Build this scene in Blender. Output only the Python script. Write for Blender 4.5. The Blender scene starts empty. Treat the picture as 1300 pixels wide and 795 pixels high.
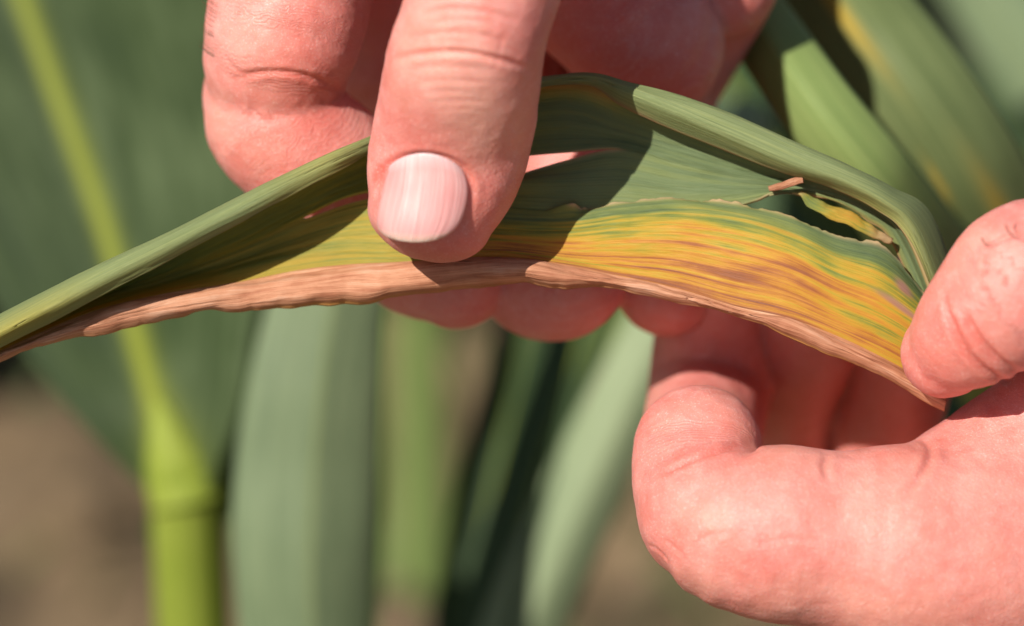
import bpy, bmesh, math, random
import numpy as np
from mathutils import Vector, Matrix

# ------------------------------------------------------------------ camera, light, exposure
SC = bpy.context.scene
COL = SC.collection
PITCH = math.radians(30)          # the camera looks down by this angle
DIST = 450.0                      # mm from the lens to the plane of the held leaf
PXMM = 0.1                        # one photo pixel is 0.1 mm on that plane
H0 = 0.36                         # metres above ground of the centre of that plane
CP, SP = math.cos(PITCH), math.sin(PITCH)
AX = np.array([1.0, 0, 0]); AU = np.array([0, SP, CP]); AB = np.array([0, -CP, SP])   # right, up, toward camera
CEN = np.array([0, 0, H0])

cam_d = bpy.data.cameras.new('camera')
cam = bpy.data.objects.new('camera', cam_d); COL.objects.link(cam)
cam.location = CEN + AB * DIST * 0.001
cam.rotation_euler = (math.pi / 2 - PITCH, 0, 0)
cam_d.sensor_width = 36
cam_d.lens = DIST * 36 / (1300 * PXMM)
cam_d.clip_start = 0.02; cam_d.clip_end = 200
cam_d.dof.use_dof = True
cam_d.dof.focus_distance = (DIST - 6) * 0.001
cam_d.dof.aperture_fstop = 9.0
cam_d.dof.aperture_blades = 0
SC.camera = cam

SUN = np.array([0.53, 0.64, -0.90]); SUN /= np.linalg.norm(SUN)      # the way the light travels
elev = math.asin(-SUN[2]); az = math.atan2(-SUN[0], -SUN[1])          # toward the sun, from +Y clockwise
w = bpy.data.worlds.new('World'); SC.world = w; w.use_nodes = True
nt = w.node_tree; sky = nt.nodes.new('ShaderNodeTexSky'); sky.sky_type = 'NISHITA'
sky.sun_disc = False; sky.sun_elevation = elev; sky.sun_rotation = az
nt.links.new(sky.outputs[0], nt.nodes['Background'].inputs[0]); nt.nodes['Background'].inputs[1].default_value = 0.062
sd = bpy.data.lights.new('sun', 'SUN'); sd.energy = 5.0; sd.angle = math.radians(0.5); sd.color = (1, 0.955, 0.89)
sun = bpy.data.objects.new('sun', sd); COL.objects.link(sun)
sun.rotation_euler = Vector(SUN).to_track_quat('-Z', 'Y').to_euler(); sun.location = (-1, -1.5, 3)
SC.view_settings.view_transform = 'Standard'; SC.view_settings.look = 'None'
SC.view_settings.gamma = 1; SC.view_settings.exposure = 0.27
SC.render.engine = 'CYCLES'; SC.cycles.use_denoising = True
SC.cycles.max_bounces = 8; SC.cycles.transparent_max_bounces = 8
rng = np.random.default_rng(7); random.seed(7)

# ------------------------------------------------------------------ helpers
def P(px, py, d):
    "photo pixel at a depth (mm behind the leaf plane) -> right/up/toward-camera millimetres"
    k = PXMM * (DIST + d) / DIST
    return np.array([(px - 650) * k, -(py - 397.5) * k, -d])

def to_world(L):
    L = np.asarray(L, dtype=float)
    return CEN + (L[..., 0:1] * AX + L[..., 1:2] * AU + L[..., 2:3] * AB) * 0.001

def tag(o, label=None, cat=None, group=None, kind=None):
    if label: o['label'] = label
    if cat: o['category'] = cat
    if group: o['group'] = group
    if kind: o['kind'] = kind
    return o

def empty(name, loc):
    o = bpy.data.objects.new(name, None); COL.objects.link(o); o.location = loc
    o.empty_display_size = 0.02
    return o

def mesh_obj(name, V, F, mat, parent=None, attrs=None, uv=None, smooth=True):
    "V in world metres; F (n,4) or list of faces"
    V = np.asarray(V, dtype=float)
    org = np.array(parent.location) if parent is not None else V.mean(axis=0)
    me = bpy.data.meshes.new(name)
    F = np.asarray(F, np.int32); nf, k = F.shape
    me.vertices.add(len(V)); me.vertices.foreach_set('co', (V - org).astype(np.float32).ravel())
    me.loops.add(nf*k); me.loops.foreach_set('vertex_index', F.ravel())
    me.polygons.add(nf); me.polygons.foreach_set('loop_start', np.arange(nf, dtype=np.int32)*k)
    me.update(calc_edges=True)
    if attrs:
        for k, a in attrs.items():
            at = me.attributes.new(k, 'FLOAT', 'POINT')
            at.data.foreach_set('value', np.asarray(a, dtype=np.float32))
    if uv is not None:
        ul = me.uv_layers.new(name='UVMap')
        li = np.empty(len(me.loops), dtype=np.int32); me.loops.foreach_get('vertex_index', li)
        ul.data.foreach_set('uv', np.asarray(uv, dtype=np.float32)[li].ravel())
    if smooth: me.polygons.foreach_set('use_smooth', np.ones(len(me.polygons), dtype=bool))
    me.materials.append(mat)
    o = bpy.data.objects.new(name, me); COL.objects.link(o)
    if parent is not None: o.parent = parent
    else: o.location = org
    return o

def grid_faces(nu, nv, keep=None):
    i, j = np.meshgrid(np.arange(nu - 1), np.arange(nv - 1), indexing='ij')
    a = i * nv + j
    F = np.stack([a, a + nv, a + nv + 1, a + 1], -1).reshape(-1, 4)
    if keep is not None: F = F[keep.reshape(-1)]
    return F

def cr(ts, pts, t):
    "smooth (monotone-ish Catmull-Rom) interpolation of pts at parameters ts"
    ts = np.asarray(ts, float); pts = np.asarray(pts, float); t = np.asarray(t, float)
    if pts.ndim == 1: return cr(ts, pts[:, None], t)[:, 0]
    n = len(ts)
    m = np.zeros_like(pts)
    for i in range(n):
        a, b = max(i - 1, 0), min(i + 1, n - 1)
        m[i] = (pts[b] - pts[a]) / max(ts[b] - ts[a], 1e-9)
    k = np.clip(np.searchsorted(ts, t, side='right') - 1, 0, n - 2)
    h = (ts[k + 1] - ts[k]); s = np.clip((t - ts[k]) / h, 0, 1)[:, None]; h = h[:, None]
    return ((2*s**3 - 3*s**2 + 1) * pts[k] + (s**3 - 2*s**2 + s) * h * m[k]
            + (-2*s**3 + 3*s**2) * pts[k+1] + (s**3 - s**2) * h * m[k+1])

def vnoise(p, seed=0):
    "value noise -1..1 at points p (n,3)"
    p = np.asarray(p, float); i = np.floor(p).astype(np.int64); f = p - i; f = f*f*(3-2*f)
    def h(a, b, c):
        n = (a * 374761393 + b * 668265263 + c * 1274126177 + seed * 974634217) & 0xffffffff
        n = ((n ^ (n >> 13)) * 1274126177) & 0xffffffff
        return ((n ^ (n >> 16)) & 0xffff) / 32767.5 - 1
    r = 0
    for dx in (0, 1):
        for dy in (0, 1):
            for dz in (0, 1):
                wt = (f[:, 0] if dx else 1-f[:, 0]) * (f[:, 1] if dy else 1-f[:, 1]) * (f[:, 2] if dz else 1-f[:, 2])
                r = r + wt * h(i[:, 0]+dx, i[:, 1]+dy, i[:, 2]+dz)
    return r

def sstep(a, b, x):
    t = np.clip((np.asarray(x, float) - a) / (b - a), 0, 1); return t*t*(3-2*t)

# ------------------------------------------------------------------ materials
class NT:
    def __init__(self, name):
        self.m = bpy.data.materials.new(name); self.m.use_nodes = True
        self.t = self.m.node_tree; self.t.nodes.clear()
        self.out = self.t.nodes.new('ShaderNodeOutputMaterial')
    def n(self, typ, **kw):
        nd = self.t.nodes.new('ShaderNode' + typ)
        for k, v in kw.items():
            if hasattr(nd, k): setattr(nd, k, v)
            else: nd.inputs[k].default_value = v
        return nd
    def l(self, a, b): self.t.links.new(a, b)
    def val(self, x, sock):
        if isinstance(x, (int, float)): sock.default_value = x
        elif isinstance(x, tuple): sock.default_value = x
        else: self.l(x, sock)
    def math(self, op, a, b=0.0, c=0.0, clamp=False):
        nd = self.t.nodes.new('ShaderNodeMath'); nd.operation = op; nd.use_clamp = clamp
        self.val(a, nd.inputs[0]); self.val(b, nd.inputs[1]); self.val(c, nd.inputs[2])
        return nd.outputs[0]
    def mix(self, f, a, b, mode='MIX'):
        nd = self.t.nodes.new('ShaderNodeMix'); nd.data_type = 'RGBA'; nd.blend_type = mode
        self.val(f, nd.inputs[0]); self.val(a, nd.inputs[6]); self.val(b, nd.inputs[7])
        return nd.outputs[2]
    def attr(self, name): return self.n('Attribute', attribute_name=name).outputs['Fac']
    def noise(self, vec, scale, detail=4, rough=0.5, dist=0.0):
        nd = self.t.nodes.new('ShaderNodeTexNoise'); nd.inputs['Scale'].default_value = scale
        nd.inputs['Detail'].default_value = detail; nd.inputs['Roughness'].default_value = rough
        nd.inputs['Distortion'].default_value = dist
        self.l(vec, nd.inputs['Vector']); return nd.outputs['Fac']
    def ramp(self, f, stops):
        nd = self.t.nodes.new('ShaderNodeValToRGB'); e = nd.color_ramp.elements
        while len(e) < len(stops): e.new(0.5)
        for q, (p, c) in zip(e, stops):
            q.position = p; q.color = (*c, 1)
        self.l(f, nd.inputs[0]); return nd.outputs[0]
    def bump(self, h, strength, dist, normal=None):
        nd = self.t.nodes.new('ShaderNodeBump'); nd.inputs['Strength'].default_value = strength
        nd.inputs['Distance'].default_value = dist; self.l(h, nd.inputs['Height'])
        if normal is not None: self.l(normal, nd.inputs['Normal'])
        return nd.outputs[0]
    def mapping(self, vec, scale):
        nd = self.t.nodes.new('ShaderNodeMapping'); nd.inputs['Scale'].default_value = scale
        self.l(vec, nd.inputs['Vector']); return nd.outputs[0]

def mat_skin():
    T = NT('skin'); oc = T.n('TexCoord').outputs['Object']
    big = T.noise(oc, 110, 3, .55); mid = T.noise(oc, 420, 4, .6); fine = T.noise(oc, 2200, 3, .6)
    base = T.ramp(big, [(.30, (.61, .172, .138)), (.50, (.69, .232, .192)), (.70, (.73, .305, .256))])
    mot = T.ramp(mid, [(.34, (.59, .120, .092)), (.52, (.69, .232, .194)), (.72, (.77, .39, .33))])
    c = T.mix(.28, base, mot)
    warm = T.noise(oc, 65, 2, .5)
    c = T.mix(T.math('MULTIPLY', T.math('SUBTRACT', warm, .50, clamp=True), 1.5, clamp=True), c, (.70, .32, .215, 1))
    red = T.attr('red'); c = T.mix(T.math('MULTIPLY', red, .75, clamp=True), c, (.60, .125, .090, 1))
    pale = T.attr('pale'); c = T.mix(T.math('MULTIPLY', pale, .6, clamp=True), c, (.76, .46, .33, 1))
    # ridges that run across the inside of the fingers
    s = T.attr('along'); warp = T.noise(oc, 70, 1, .5)
    ph = T.math('MULTIPLY', T.math('ADD', s, T.math('MULTIPLY', warp, 6.0)), 2*math.pi/0.50)
    ridge = T.math('SINE', ph); pal = T.attr('palmar')
    ridge = T.math('MULTIPLY', ridge, T.math('MULTIPLY', pal, T.math('ADD', T.noise(oc, 300, 2), .1)))
    vor = T.n('TexVoronoi', feature='DISTANCE_TO_EDGE'); T.l(oc, vor.inputs['Vector']); vor.inputs['Scale'].default_value = 1500
    cell = T.math('MINIMUM', T.math('MULTIPLY', vor.outputs['Distance'], 5.0), 1.0)
    fleck = T.math('MULTIPLY', T.math('SUBTRACT', T.noise(oc, 4200, 2, .6), .57, clamp=True), T.math('MULTIPLY', mid, 5.0), clamp=True)
    c = T.mix(fleck, c, (.86, .66, .60, 1))
    cell = T.math('MULTIPLY', cell, T.math('SUBTRACT', 1.0, pal))
    h = T.math('ADD', T.math('MULTIPLY', ridge, .30), T.math('MULTIPLY', cell, .28))
    h = T.math('ADD', h, T.math('MULTIPLY', fine, .8)); h = T.math('ADD', h, T.math('MULTIPLY', mid, 1.3))
    c = T.mix(T.math('MULTIPLY', T.math('MULTIPLY', ridge, .5, clamp=True), .22), c, (.82, .58, .50, 1))
    nb = T.bump(h, .55, .00016)
    b = T.n('BsdfPrincipled'); T.l(c, b.inputs['Base Color']); T.l(nb, b.inputs['Normal'])
    rr = T.math('ADD', .40, T.math('MULTIPLY', mid, .22)); T.l(rr, b.inputs['Roughness'])
    b.inputs['Specular IOR Level'].default_value = .42
    b.inputs['Subsurface Weight'].default_value = .42
    b.inputs['Subsurface Radius'].default_value = (1.0, .30, .16); b.inputs['Subsurface Scale'].default_value = .0021
    T.l(b.outputs[0], T.out.inputs[0]); return T.m

def mat_nail():
    T = NT('nail_plate'); uv = T.n('TexCoord').outputs['UV']
    st = T.noise(T.mapping(uv, (26, .8, 1)), 1, 3, .6); oc = T.n('TexCoord').outputs['Object']
    sx = T.n('SeparateXYZ'); T.l(uv, sx.inputs[0]); u, v = sx.outputs[0], sx.outputs[1]
    base = T.ramp(T.noise(oc, 130, 2), [(.3, (.66, .26, .24)), (.7, (.70, .34, .31))])
    base = T.mix(T.math('MULTIPLY', T.math('SUBTRACT', st, .44, clamp=True), 1.0), base, (.80, .56, .52, 1))
    tipm = T.math('MULTIPLY', T.math('SUBTRACT', v, .86, clamp=True), 7.0, clamp=True)
    base = T.mix(T.math('MULTIPLY', tipm, .75), base, (.78, .62, .47, 1))
    lun = T.math('MULTIPLY', T.math('SUBTRACT', .16, v, clamp=True), 6.0, clamp=True)
    base = T.mix(T.math('MULTIPLY', lun, .5), base, (.76, .60, .60, 1))
    nb = T.bump(st, .7, .00022)
    b = T.n('BsdfPrincipled'); T.l(base, b.inputs['Base Color']); T.l(nb, b.inputs['Normal'])
    b.inputs['Roughness'].default_value = .36; b.inputs['Specular IOR Level'].default_value = .48
    b.inputs['Subsurface Weight'].default_value = .35; b.inputs['Subsurface Radius'].default_value = (1, .35, .25)
    b.inputs['Subsurface Scale'].default_value = .0015
    T.l(b.outputs[0], T.out.inputs[0]); return T.m

def leaf_shader(T, col, normal, rough=.45, trans=.28, spec=.4, transcol=None):
    b = T.n('BsdfPrincipled'); T.l(col, b.inputs['Base Color']); T.l(normal, b.inputs['Normal'])
    T.val(rough, b.inputs['Roughness']); b.inputs['Specular IOR Level'].default_value = spec
    tr = T.n('BsdfTranslucent'); T.l(normal, tr.inputs['Normal'])
    if transcol is None: transcol = T.mix(1.0, col, (1.0, .95, .45, 1), 'MULTIPLY')
    T.l(transcol, tr.inputs['Color'])
    mx = T.n('MixShader'); T.val(trans, mx.inputs[0]); T.l(b.outputs[0], mx.inputs[1]); T.l(tr.outputs[0], mx.inputs[2])
    T.l(mx.outputs[0], T.out.inputs[0])

def mat_blade():
    "upper side of the sick leaf: green through yellow and orange to brown along the veins"
    T = NT('sick_leaf'); uv = T.n('TexCoord').outputs['UV']; oc = T.n('TexCoord').outputs['Object']
    s1 = T.noise(T.mapping(uv, (1.7, 36, 1)), 1, 3, .5, .15)
    s2 = T.noise(T.mapping(uv, (2.2, 170, 1)), 1, 2, .55)
    s3 = T.noise(T.mapping(uv, (12, 430, 1)), 1, 2, .5)
    blot = T.noise(oc, 160, 4, .6)
    n0 = T.noise(T.mapping(uv, (2.4, 9, 1)), 1, 3, .55, .4)
    f = T.math('ADD', T.attr('ill'), T.math('MULTIPLY', T.math('SUBTRACT', n0, .5), T.math('MULTIPLY', T.attr('streak'), .9)))
    amt = T.math('MULTIPLY', T.math('SUBTRACT', s1, .5), T.math('MULTIPLY', T.attr('streak'), 1.25))
    f = T.math('ADD', f, amt); f = T.math('ADD', f, T.math('MULTIPLY', T.math('SUBTRACT', s2, .5), T.math('MULTIPLY', T.attr('streak'), .34)))
    f = T.math('ADD', f, T.math('MULTIPLY', T.math('SUBTRACT', blot, .5), T.math('MULTIPLY', T.attr('streak'), .35)), clamp=True)
    col = T.ramp(f, [(0, (.075, .120, .045)), (.14, (.170, .225, .065)), (.26, (.310, .335, .060)), (.37, (.60, .43, .050)),
                     (.47, (.72, .405, .048)), (.57, (.68, .305, .052)), (.68, (.46, .165, .055)), (.82, (.34, .135, .080)), (1, (.55, .32, .20))])
    sp = T.noise(T.mapping(uv, (120, 360, 1)), 1, 2, .6)
    spk = T.math('MULTIPLY', T.math('MULTIPLY', T.math('SUBTRACT', sp, .63, clamp=True), 5.0), T.math('SUBTRACT', f, .28, clamp=True), clamp=True)
    col = T.mix(spk, col, (.26, .095, .045, 1))
    vein = T.math('MULTIPLY', T.math('SUBTRACT', .46, s2, clamp=True), 2.2)
    col = T.mix(T.math('MULTIPLY', vein, .38, clamp=True), col, T.mix(1.0, col, (.42, .46, .40, 1), 'MULTIPLY'))
    light = T.math('MULTIPLY', T.math('SUBTRACT', s2, .58, clamp=True), 1.6)
    col = T.mix(T.math('MULTIPLY', light, .35, clamp=True), col, (.50, .46, .18, 1))
    bl = T.attr('bloom'); col = T.mix(T.math('MULTIPLY', bl, T.math('ADD', .30, T.math('MULTIPLY', blot, .45))), col, (.27, .35, .195, 1))
    rim = T.attr('rim'); col = T.mix(T.math('MULTIPLY', rim, T.math('ADD', .4, blot), clamp=True), col, (.66, .46, .24, 1))
    les = T.attr('lesion'); col = T.mix(T.math('MULTIPLY', les, T.math('ADD', .45, s1), clamp=True), col, (.50, .265, .20, 1))
    h = T.math('ADD', T.math('MULTIPLY', s2, 1.0), T.math('MULTIPLY', s3, .5)); h = T.math('ADD', h, T.math('MULTIPLY', blot, .6))
    nb = T.bump(h, .7, .00022)
    leaf_shader(T, col, nb, T.math('ADD', .42, T.math('MULTIPLY', blot, .25)), .38); return T.m

def mat_dry():
    T = NT('dry_leaf'); uv = T.n('TexCoord').outputs['UV']; oc = T.n('TexCoord').outputs['Object']
    s1 = T.noise(T.mapping(uv, (4, 26, 1)), 1, 5, .6, .3); s2 = T.noise(T.mapping(uv, (6, 150, 1)), 1, 3, .6)
    blot = T.noise(oc, 110, 5, .65)
    f = T.math('ADD', T.math('MULTIPLY', s1, .55), T.math('MULTIPLY', blot, .45))
    f = T.math('ADD', f, T.math('MULTIPLY', T.math('SUBTRACT', s2, .5), .35))
    col = T.ramp(f, [(.30, (.25, .080, .040)), (.42, (.47, .185, .092)), (.54, (.64, .300, .165)), (.70, (.78, .49, .33))])
    rim = T.attr('rim'); col = T.mix(T.math('MULTIPLY', rim, .8, clamp=True), col, (.60, .30, .055, 1))
    h = T.math('ADD', T.math('MULTIPLY', s1, .5), T.math('MULTIPLY', s2, .7)); nb = T.bump(h, .8, .00030)
    leaf_shader(T, col, nb, .62, .20, transcol=T.mix(1.0, col, (1, .62, .38, 1), 'MULTIPLY')); return T.m

def mat_back():
    "waxy underside that shows on the rolled edges"
    T = NT('leaf_underside'); uv = T.n('TexCoord').outputs['UV']; oc = T.n('TexCoord').outputs['Object']
    s1 = T.noise(T.mapping(uv, (2.5, 30, 1)), 1, 4, .6, .2); s2 = T.noise(T.mapping(uv, (1.6, 60, 1)), 1, 2, .6)
    s3 = T.noise(T.mapping(uv, (50, 520, 1)), 1, 2, .5); blot = T.noise(oc, 120, 4, .6)
    col = T.ramp(s1, [(.28, (.215, .265, .090)), (.5, (.300, .355, .125)), (.72, (.430, .470, .170))])
    col = T.mix(T.math('MULTIPLY', s2, .45), col, (.30, .36, .21, 1))
    f = T.math('ADD', T.attr('ill'), T.math('MULTIPLY', T.math('SUBTRACT', s1, .5), T.attr('streak')), clamp=True)
    col = T.mix(T.math('MULTIPLY', f, .9), col, (.50, .42, .08, 1))
    rim = T.attr('rim'); col = T.mix(T.math('MULTIPLY', rim, T.math('ADD', .4, blot), clamp=True), col, (.44, .27, .13, 1))
    ln = T.math('MULTIPLY', T.math('SUBTRACT', .47, s2, clamp=True), 3.0, clamp=True)
    col = T.mix(ln, col, T.mix(1.0, col, (.55, .62, .45, 1), 'MULTIPLY'))
    h = T.math('ADD', s2, T.math('MULTIPLY', s3, .6)); nb = T.bump(h, .6, .00018)
    leaf_shader(T, col, nb, T.math('ADD', .40, T.math('MULTIPLY', blot, .2)), .34); return T.m

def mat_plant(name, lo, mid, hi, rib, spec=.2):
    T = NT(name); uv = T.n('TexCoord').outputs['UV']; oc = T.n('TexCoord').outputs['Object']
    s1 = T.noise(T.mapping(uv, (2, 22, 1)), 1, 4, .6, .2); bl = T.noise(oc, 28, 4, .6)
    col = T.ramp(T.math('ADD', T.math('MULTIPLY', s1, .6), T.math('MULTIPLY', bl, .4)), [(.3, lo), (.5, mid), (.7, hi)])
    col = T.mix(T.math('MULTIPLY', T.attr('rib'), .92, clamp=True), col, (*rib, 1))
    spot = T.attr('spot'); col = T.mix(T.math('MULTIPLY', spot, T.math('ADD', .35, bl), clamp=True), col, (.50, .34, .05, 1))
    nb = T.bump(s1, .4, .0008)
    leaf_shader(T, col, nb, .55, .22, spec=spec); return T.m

def mat_soil():
    T = NT('soil'); oc = T.n('TexCoord').outputs['Object']
    a = T.noise(oc, 11, 3, .6); b2 = T.noise(oc, 45, 6, .7); f = T.math('ADD', T.math('MULTIPLY', a, .55), T.math('MULTIPLY', b2, .45))
    col = T.ramp(f, [(.34, (.045, .030, .016)), (.48, (.13, .086, .043)), (.58, (.23, .155, .085)), (.70, (.40, .29, .18))])
    nb = T.bump(f, .9, .02); b = T.n('BsdfPrincipled'); T.l(col, b.inputs['Base Color']); T.l(nb, b.inputs['Normal'])
    b.inputs['Roughness'].default_value = .95; T.l(b.outputs[0], T.out.inputs[0]); return T.m

def mat_hair():
    T = NT('hair'); b = T.n('BsdfPrincipled'); oc = T.n('TexCoord').outputs['Object']
    col = T.ramp(T.noise(oc, 300, 2), [(.3, (.10, .055, .035)), (.7, (.20, .115, .07))]); T.l(col, b.inputs['Base Color'])
    b.inputs['Roughness'].default_value = .4; T.l(b.outputs[0], T.out.inputs[0]); return T.m

M_SKIN, M_NAIL, M_BLADE, M_DRY, M_BACK, M_SOIL, M_HAIR = mat_skin(), mat_nail(), mat_blade(), mat_dry(), mat_back(), mat_soil(), mat_hair()
M_BLUE = mat_plant('blue_green_leaf', (.115, .160, .080), (.165, .215, .110), (.230, .285, .150), (.26, .30, .12))
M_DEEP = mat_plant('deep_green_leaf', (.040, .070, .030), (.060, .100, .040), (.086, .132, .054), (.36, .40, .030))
M_DIM = mat_plant('shade_dimmed_leaf', (.016, .032, .010), (.044, .067, .023), (.100, .135, .058), (.24, .27, .025), .12)  # green darkened in place of shade falling on these leaves
M_LIME = mat_plant('yellow_green_leaf', (.17, .235, .075), (.235, .315, .095), (.31, .38, .125), (.42, .42, .12))
M_OLIVE = mat_plant('olive_green_leaf', (.095, .130, .048), (.145, .185, .068), (.215, .255, .100), (.25, .28, .10))
M_PALE = mat_plant('pale_green_leaf', (.20, .25, .13), (.27, .33, .18), (.36, .42, .24), (.38, .43, .24))
M_STEM = mat_plant('yellow_green_stalk', (.19, .24, .030), (.27, .335, .042), (.39, .43, .085), (.39, .43, .085))

# ------------------------------------------------------------------ ground
def build_ground():
    def axis(lo, hi, c0, c1, fine, n):
        a = np.arange(c0, c1, fine)
        l = c0 - np.geomspace(fine, c0 - lo, n)[::-1]; r = c1 + np.geomspace(fine, hi - c1, n)
        return np.concatenate([l, a, r])
    xs = axis(-60, 60, -.9, .9, .012, 24); ys = axis(-60, 60, -.1, 2.0, .012, 24)
    X, Y = np.meshgrid(xs, ys, indexing='ij')
    p = np.stack([X.ravel(), Y.ravel(), np.zeros(X.size)], -1)
    z = .020*vnoise(p*6, 1) + .012*vnoise(p*17, 2) + .008*vnoise(p*41, 3)
    p[:, 2] = z - .02
    o = mesh_obj('ground', p, grid_faces(len(xs), len(ys)), M_SOIL)
    tag(o, 'dry brown crumbly field soil behind the plants', 'ground', kind='structure')
    V, F = [], []
    bm = bmesh.new(); bmesh.ops.create_icosphere(bm, subdivisions=2, radius=1)
    bv = np.array([v.co[:] for v in bm.verts]); bf = np.array([[v.index for v in f.verts] for f in bm.faces]); bm.free()
    k = 0
    for i in range(900):
        r = .004 + .016 * rng.random()**3
        c = np.array([rng.uniform(-.8, .8), rng.uniform(.1, 1.9), 0])
        c[2] = -.02 + r*.3 + .020*vnoise(c[None]*6, 1)[0] * 1.0
        q = bv * (1 + .35*vnoise(bv*1.6 + i*7.3, 5)[:, None]) * r * rng.uniform(.7, 1.2, 3)
        V.append(q + c); F.append(bf + k); k += len(bv)
    o = mesh_obj('soil_clods', np.concatenate(V), np.concatenate(F), M_SOIL)
    tag(o, 'loose crumbs and clods of brown soil scattered on the ground', 'soil', kind='stuff')
build_ground()

def build_weeds():
    V, F, at, k = [], [], [], 0
    for i in range(420):
        c = np.array([rng.uniform(-.42, .30), rng.uniform(.38, .95), -.025]); clump = vnoise(c[None]*9, 77)[0]
        if clump < .05: continue
        h = rng.uniform(.015, .06); a = rng.uniform(0, 6.283); d = np.array([np.cos(a), np.sin(a), 0]); sd = np.array([-d[1], d[0], 0])
        t = np.linspace(0, 1, 6); w_ = .0028*(1-t**2)*rng.uniform(.6, 1.8)
        cl = c + d*(t[:, None]**1.6)*h*rng.uniform(.3, 1.1) + np.array([0, 0, 1])*(t - .25*t*t)[:, None]*h
        V.append(np.stack([cl - sd*w_[:, None], cl + sd*w_[:, None]], 1).reshape(-1, 3)); F.append(grid_faces(6, 2) + k); k += 12
    V = np.concatenate(V); o = mesh_obj('ground_weeds', V, np.concatenate(F), M_OLIVE, None, {'rib': np.zeros(len(V)), 'spot': np.zeros(len(V))})
    tag(o, 'short green weeds sprouting from the brown soil', 'weeds', kind='stuff')
build_weeds()

# ------------------------------------------------------------------ background plants
def deep(c): return (c[0], c[1], c[2]*1.5 + 8)

def strap(name, parent, mat, cen, hw, roll=0.0, fold=.35, ribw=.10, nu=60, nv=25, spots=(), asym=0.0, world=False, curl=0.0):
    """a strap leaf: centre line, half widths, turned by roll about its length, folded along the midrib"""
    C = np.array([P(*deep(c)) for c in cen]) if not world else np.array(cen, float)
    seg = np.concatenate([[0], np.cumsum(np.linalg.norm(np.diff(C, axis=0), axis=1))])
    t = np.linspace(0, seg[-1], nu); c = cr(seg, C, t); W = cr(seg, np.array(hw, float), t)
    R = cr(seg, np.array(roll, float), t) if np.ndim(roll) else np.full(nu, roll)
    T = np.gradient(c, axis=0); T /= np.linalg.norm(T, axis=1)[:, None]
    ref = np.array([0, 0, 1.0])
    X = np.cross(T, ref) if not world else np.cross(T, np.array([.0, 0, 1.0]) + 1e-3)
    X /= np.linalg.norm(X, axis=1)[:, None]; N = np.cross(X, T)
    Xr = X*np.cos(R)[:, None] + N*np.sin(R)[:, None]; Nr = np.cross(Xr, T)
    a = np.linspace(-1, 1, nv); a = np.sign(a) * np.abs(a)**1.25
    prof = fold * (np.sqrt(a*a + .012) - .11) - curl * a**4
    aw = a*(1 + asym*(a > 0))
    V = c[:, None, :] + Xr[:, None, :]*(W[:, None]*aw[None])[..., None] + Nr[:, None, :]*(W[:, None]*prof[None])[..., None]
    wv = vnoise(np.stack([np.repeat(t/seg[-1]*5, nv), np.tile(a*1.2, nu), np.full(nu*nv, seg[-1])], -1), 9).reshape(nu, nv)
    V = V + Nr[:, None, :] * (wv * W[:, None] * .06 * np.abs(a)[None])[..., None]
    uv = np.stack([np.repeat(t/seg[-1]*3, nv), np.tile(a*.5 + .5, nu)], -1)
    rw = cr(seg, np.array(ribw, float), t) if np.ndim(ribw) else np.full(nu, ribw)
    rib = (np.exp(-(a[None]/rw[:, None])**2)*(rw[:, None] > .005)).ravel()
    sp = np.zeros((nu, nv))
    for (su, sa, sr) in spots:
        sp = np.maximum(sp, np.exp(-(((t/seg[-1])[:, None]-su)/sr*.6)**2 - ((a[None]-sa)/sr/4)**2))
    VW = V.reshape(-1, 3) if world else to_world(V.reshape(-1, 3))
    o = mesh_obj(name, VW, grid_faces(nu, nv), mat, parent, {'rib': rib, 'spot': sp.ravel()}, uv)
    md = o.modifiers.new('thickness', 'SOLIDIFY'); md.thickness = .0007; md.offset = 0
    return o

def stalk(name, parent, mat, pts, rad, nu=40, nv=20, world=False, ring=None):
    C = np.array([P(*deep(c)) for c in pts]) if not world else np.array(pts, float)
    seg = np.concatenate([[0], np.cumsum(np.linalg.norm(np.diff(C, axis=0), axis=1))])
    t = np.linspace(0, seg[-1], nu); c = cr(seg, C, t); r = cr(seg, np.array(rad, float), t)
    T = np.gradient(c, axis=0); T /= np.linalg.norm(T, axis=1)[:, None]
    X = np.cross(T, np.array([.3, .2, 1.0]) if not world else np.array([1.0, .1, 0])); X /= np.linalg.norm(X, axis=1)[:, None]; N = np.cross(X, T)
    th = np.linspace(0, 2*np.pi, nv + 1)
    V = c[:, None] + (X[:, None]*np.cos(th)[None, :, None] + N[:, None]*np.sin(th)[None, :, None])*r[:, None, None]
    uv = np.stack([np.repeat(t/seg[-1]*2, nv+1), np.tile(th/6.283, nu)], -1)
    VW = V.reshape(-1, 3) if world else to_world(V.reshape(-1, 3))
    return mesh_obj(name, VW, grid_faces(nu, nv + 1), mat, parent, {'rib': np.zeros(nu*(nv+1)), 'spot': np.zeros(nu*(nv+1))}, uv)

def ground_below(px, py, d):
    p = to_world(P(*deep((px, py, d)))); return np.array([p[0], p[1], -.02])

def to_local(wp):
    q = (np.asarray(wp) - CEN)*1000; return np.array([q@AX, q@AU, q@AB])

def rooted_stalk(root, mat, px, py, d, r_top, r_bot, lean=(0, 0)):
    "a stalk from the ground up to a given point, in world metres"
    top = to_world(P(*deep((px, py, d)))); g = np.array([top[0]+lean[0], top[1]+lean[1], -.03])
    k = np.linspace(0, 1, 6)[:, None]; pts = g*(1-k) + top*k
    return stalk('stalk', root, mat, pts, np.linspace(r_bot, r_top, 6)*.001, world=True)

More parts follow.
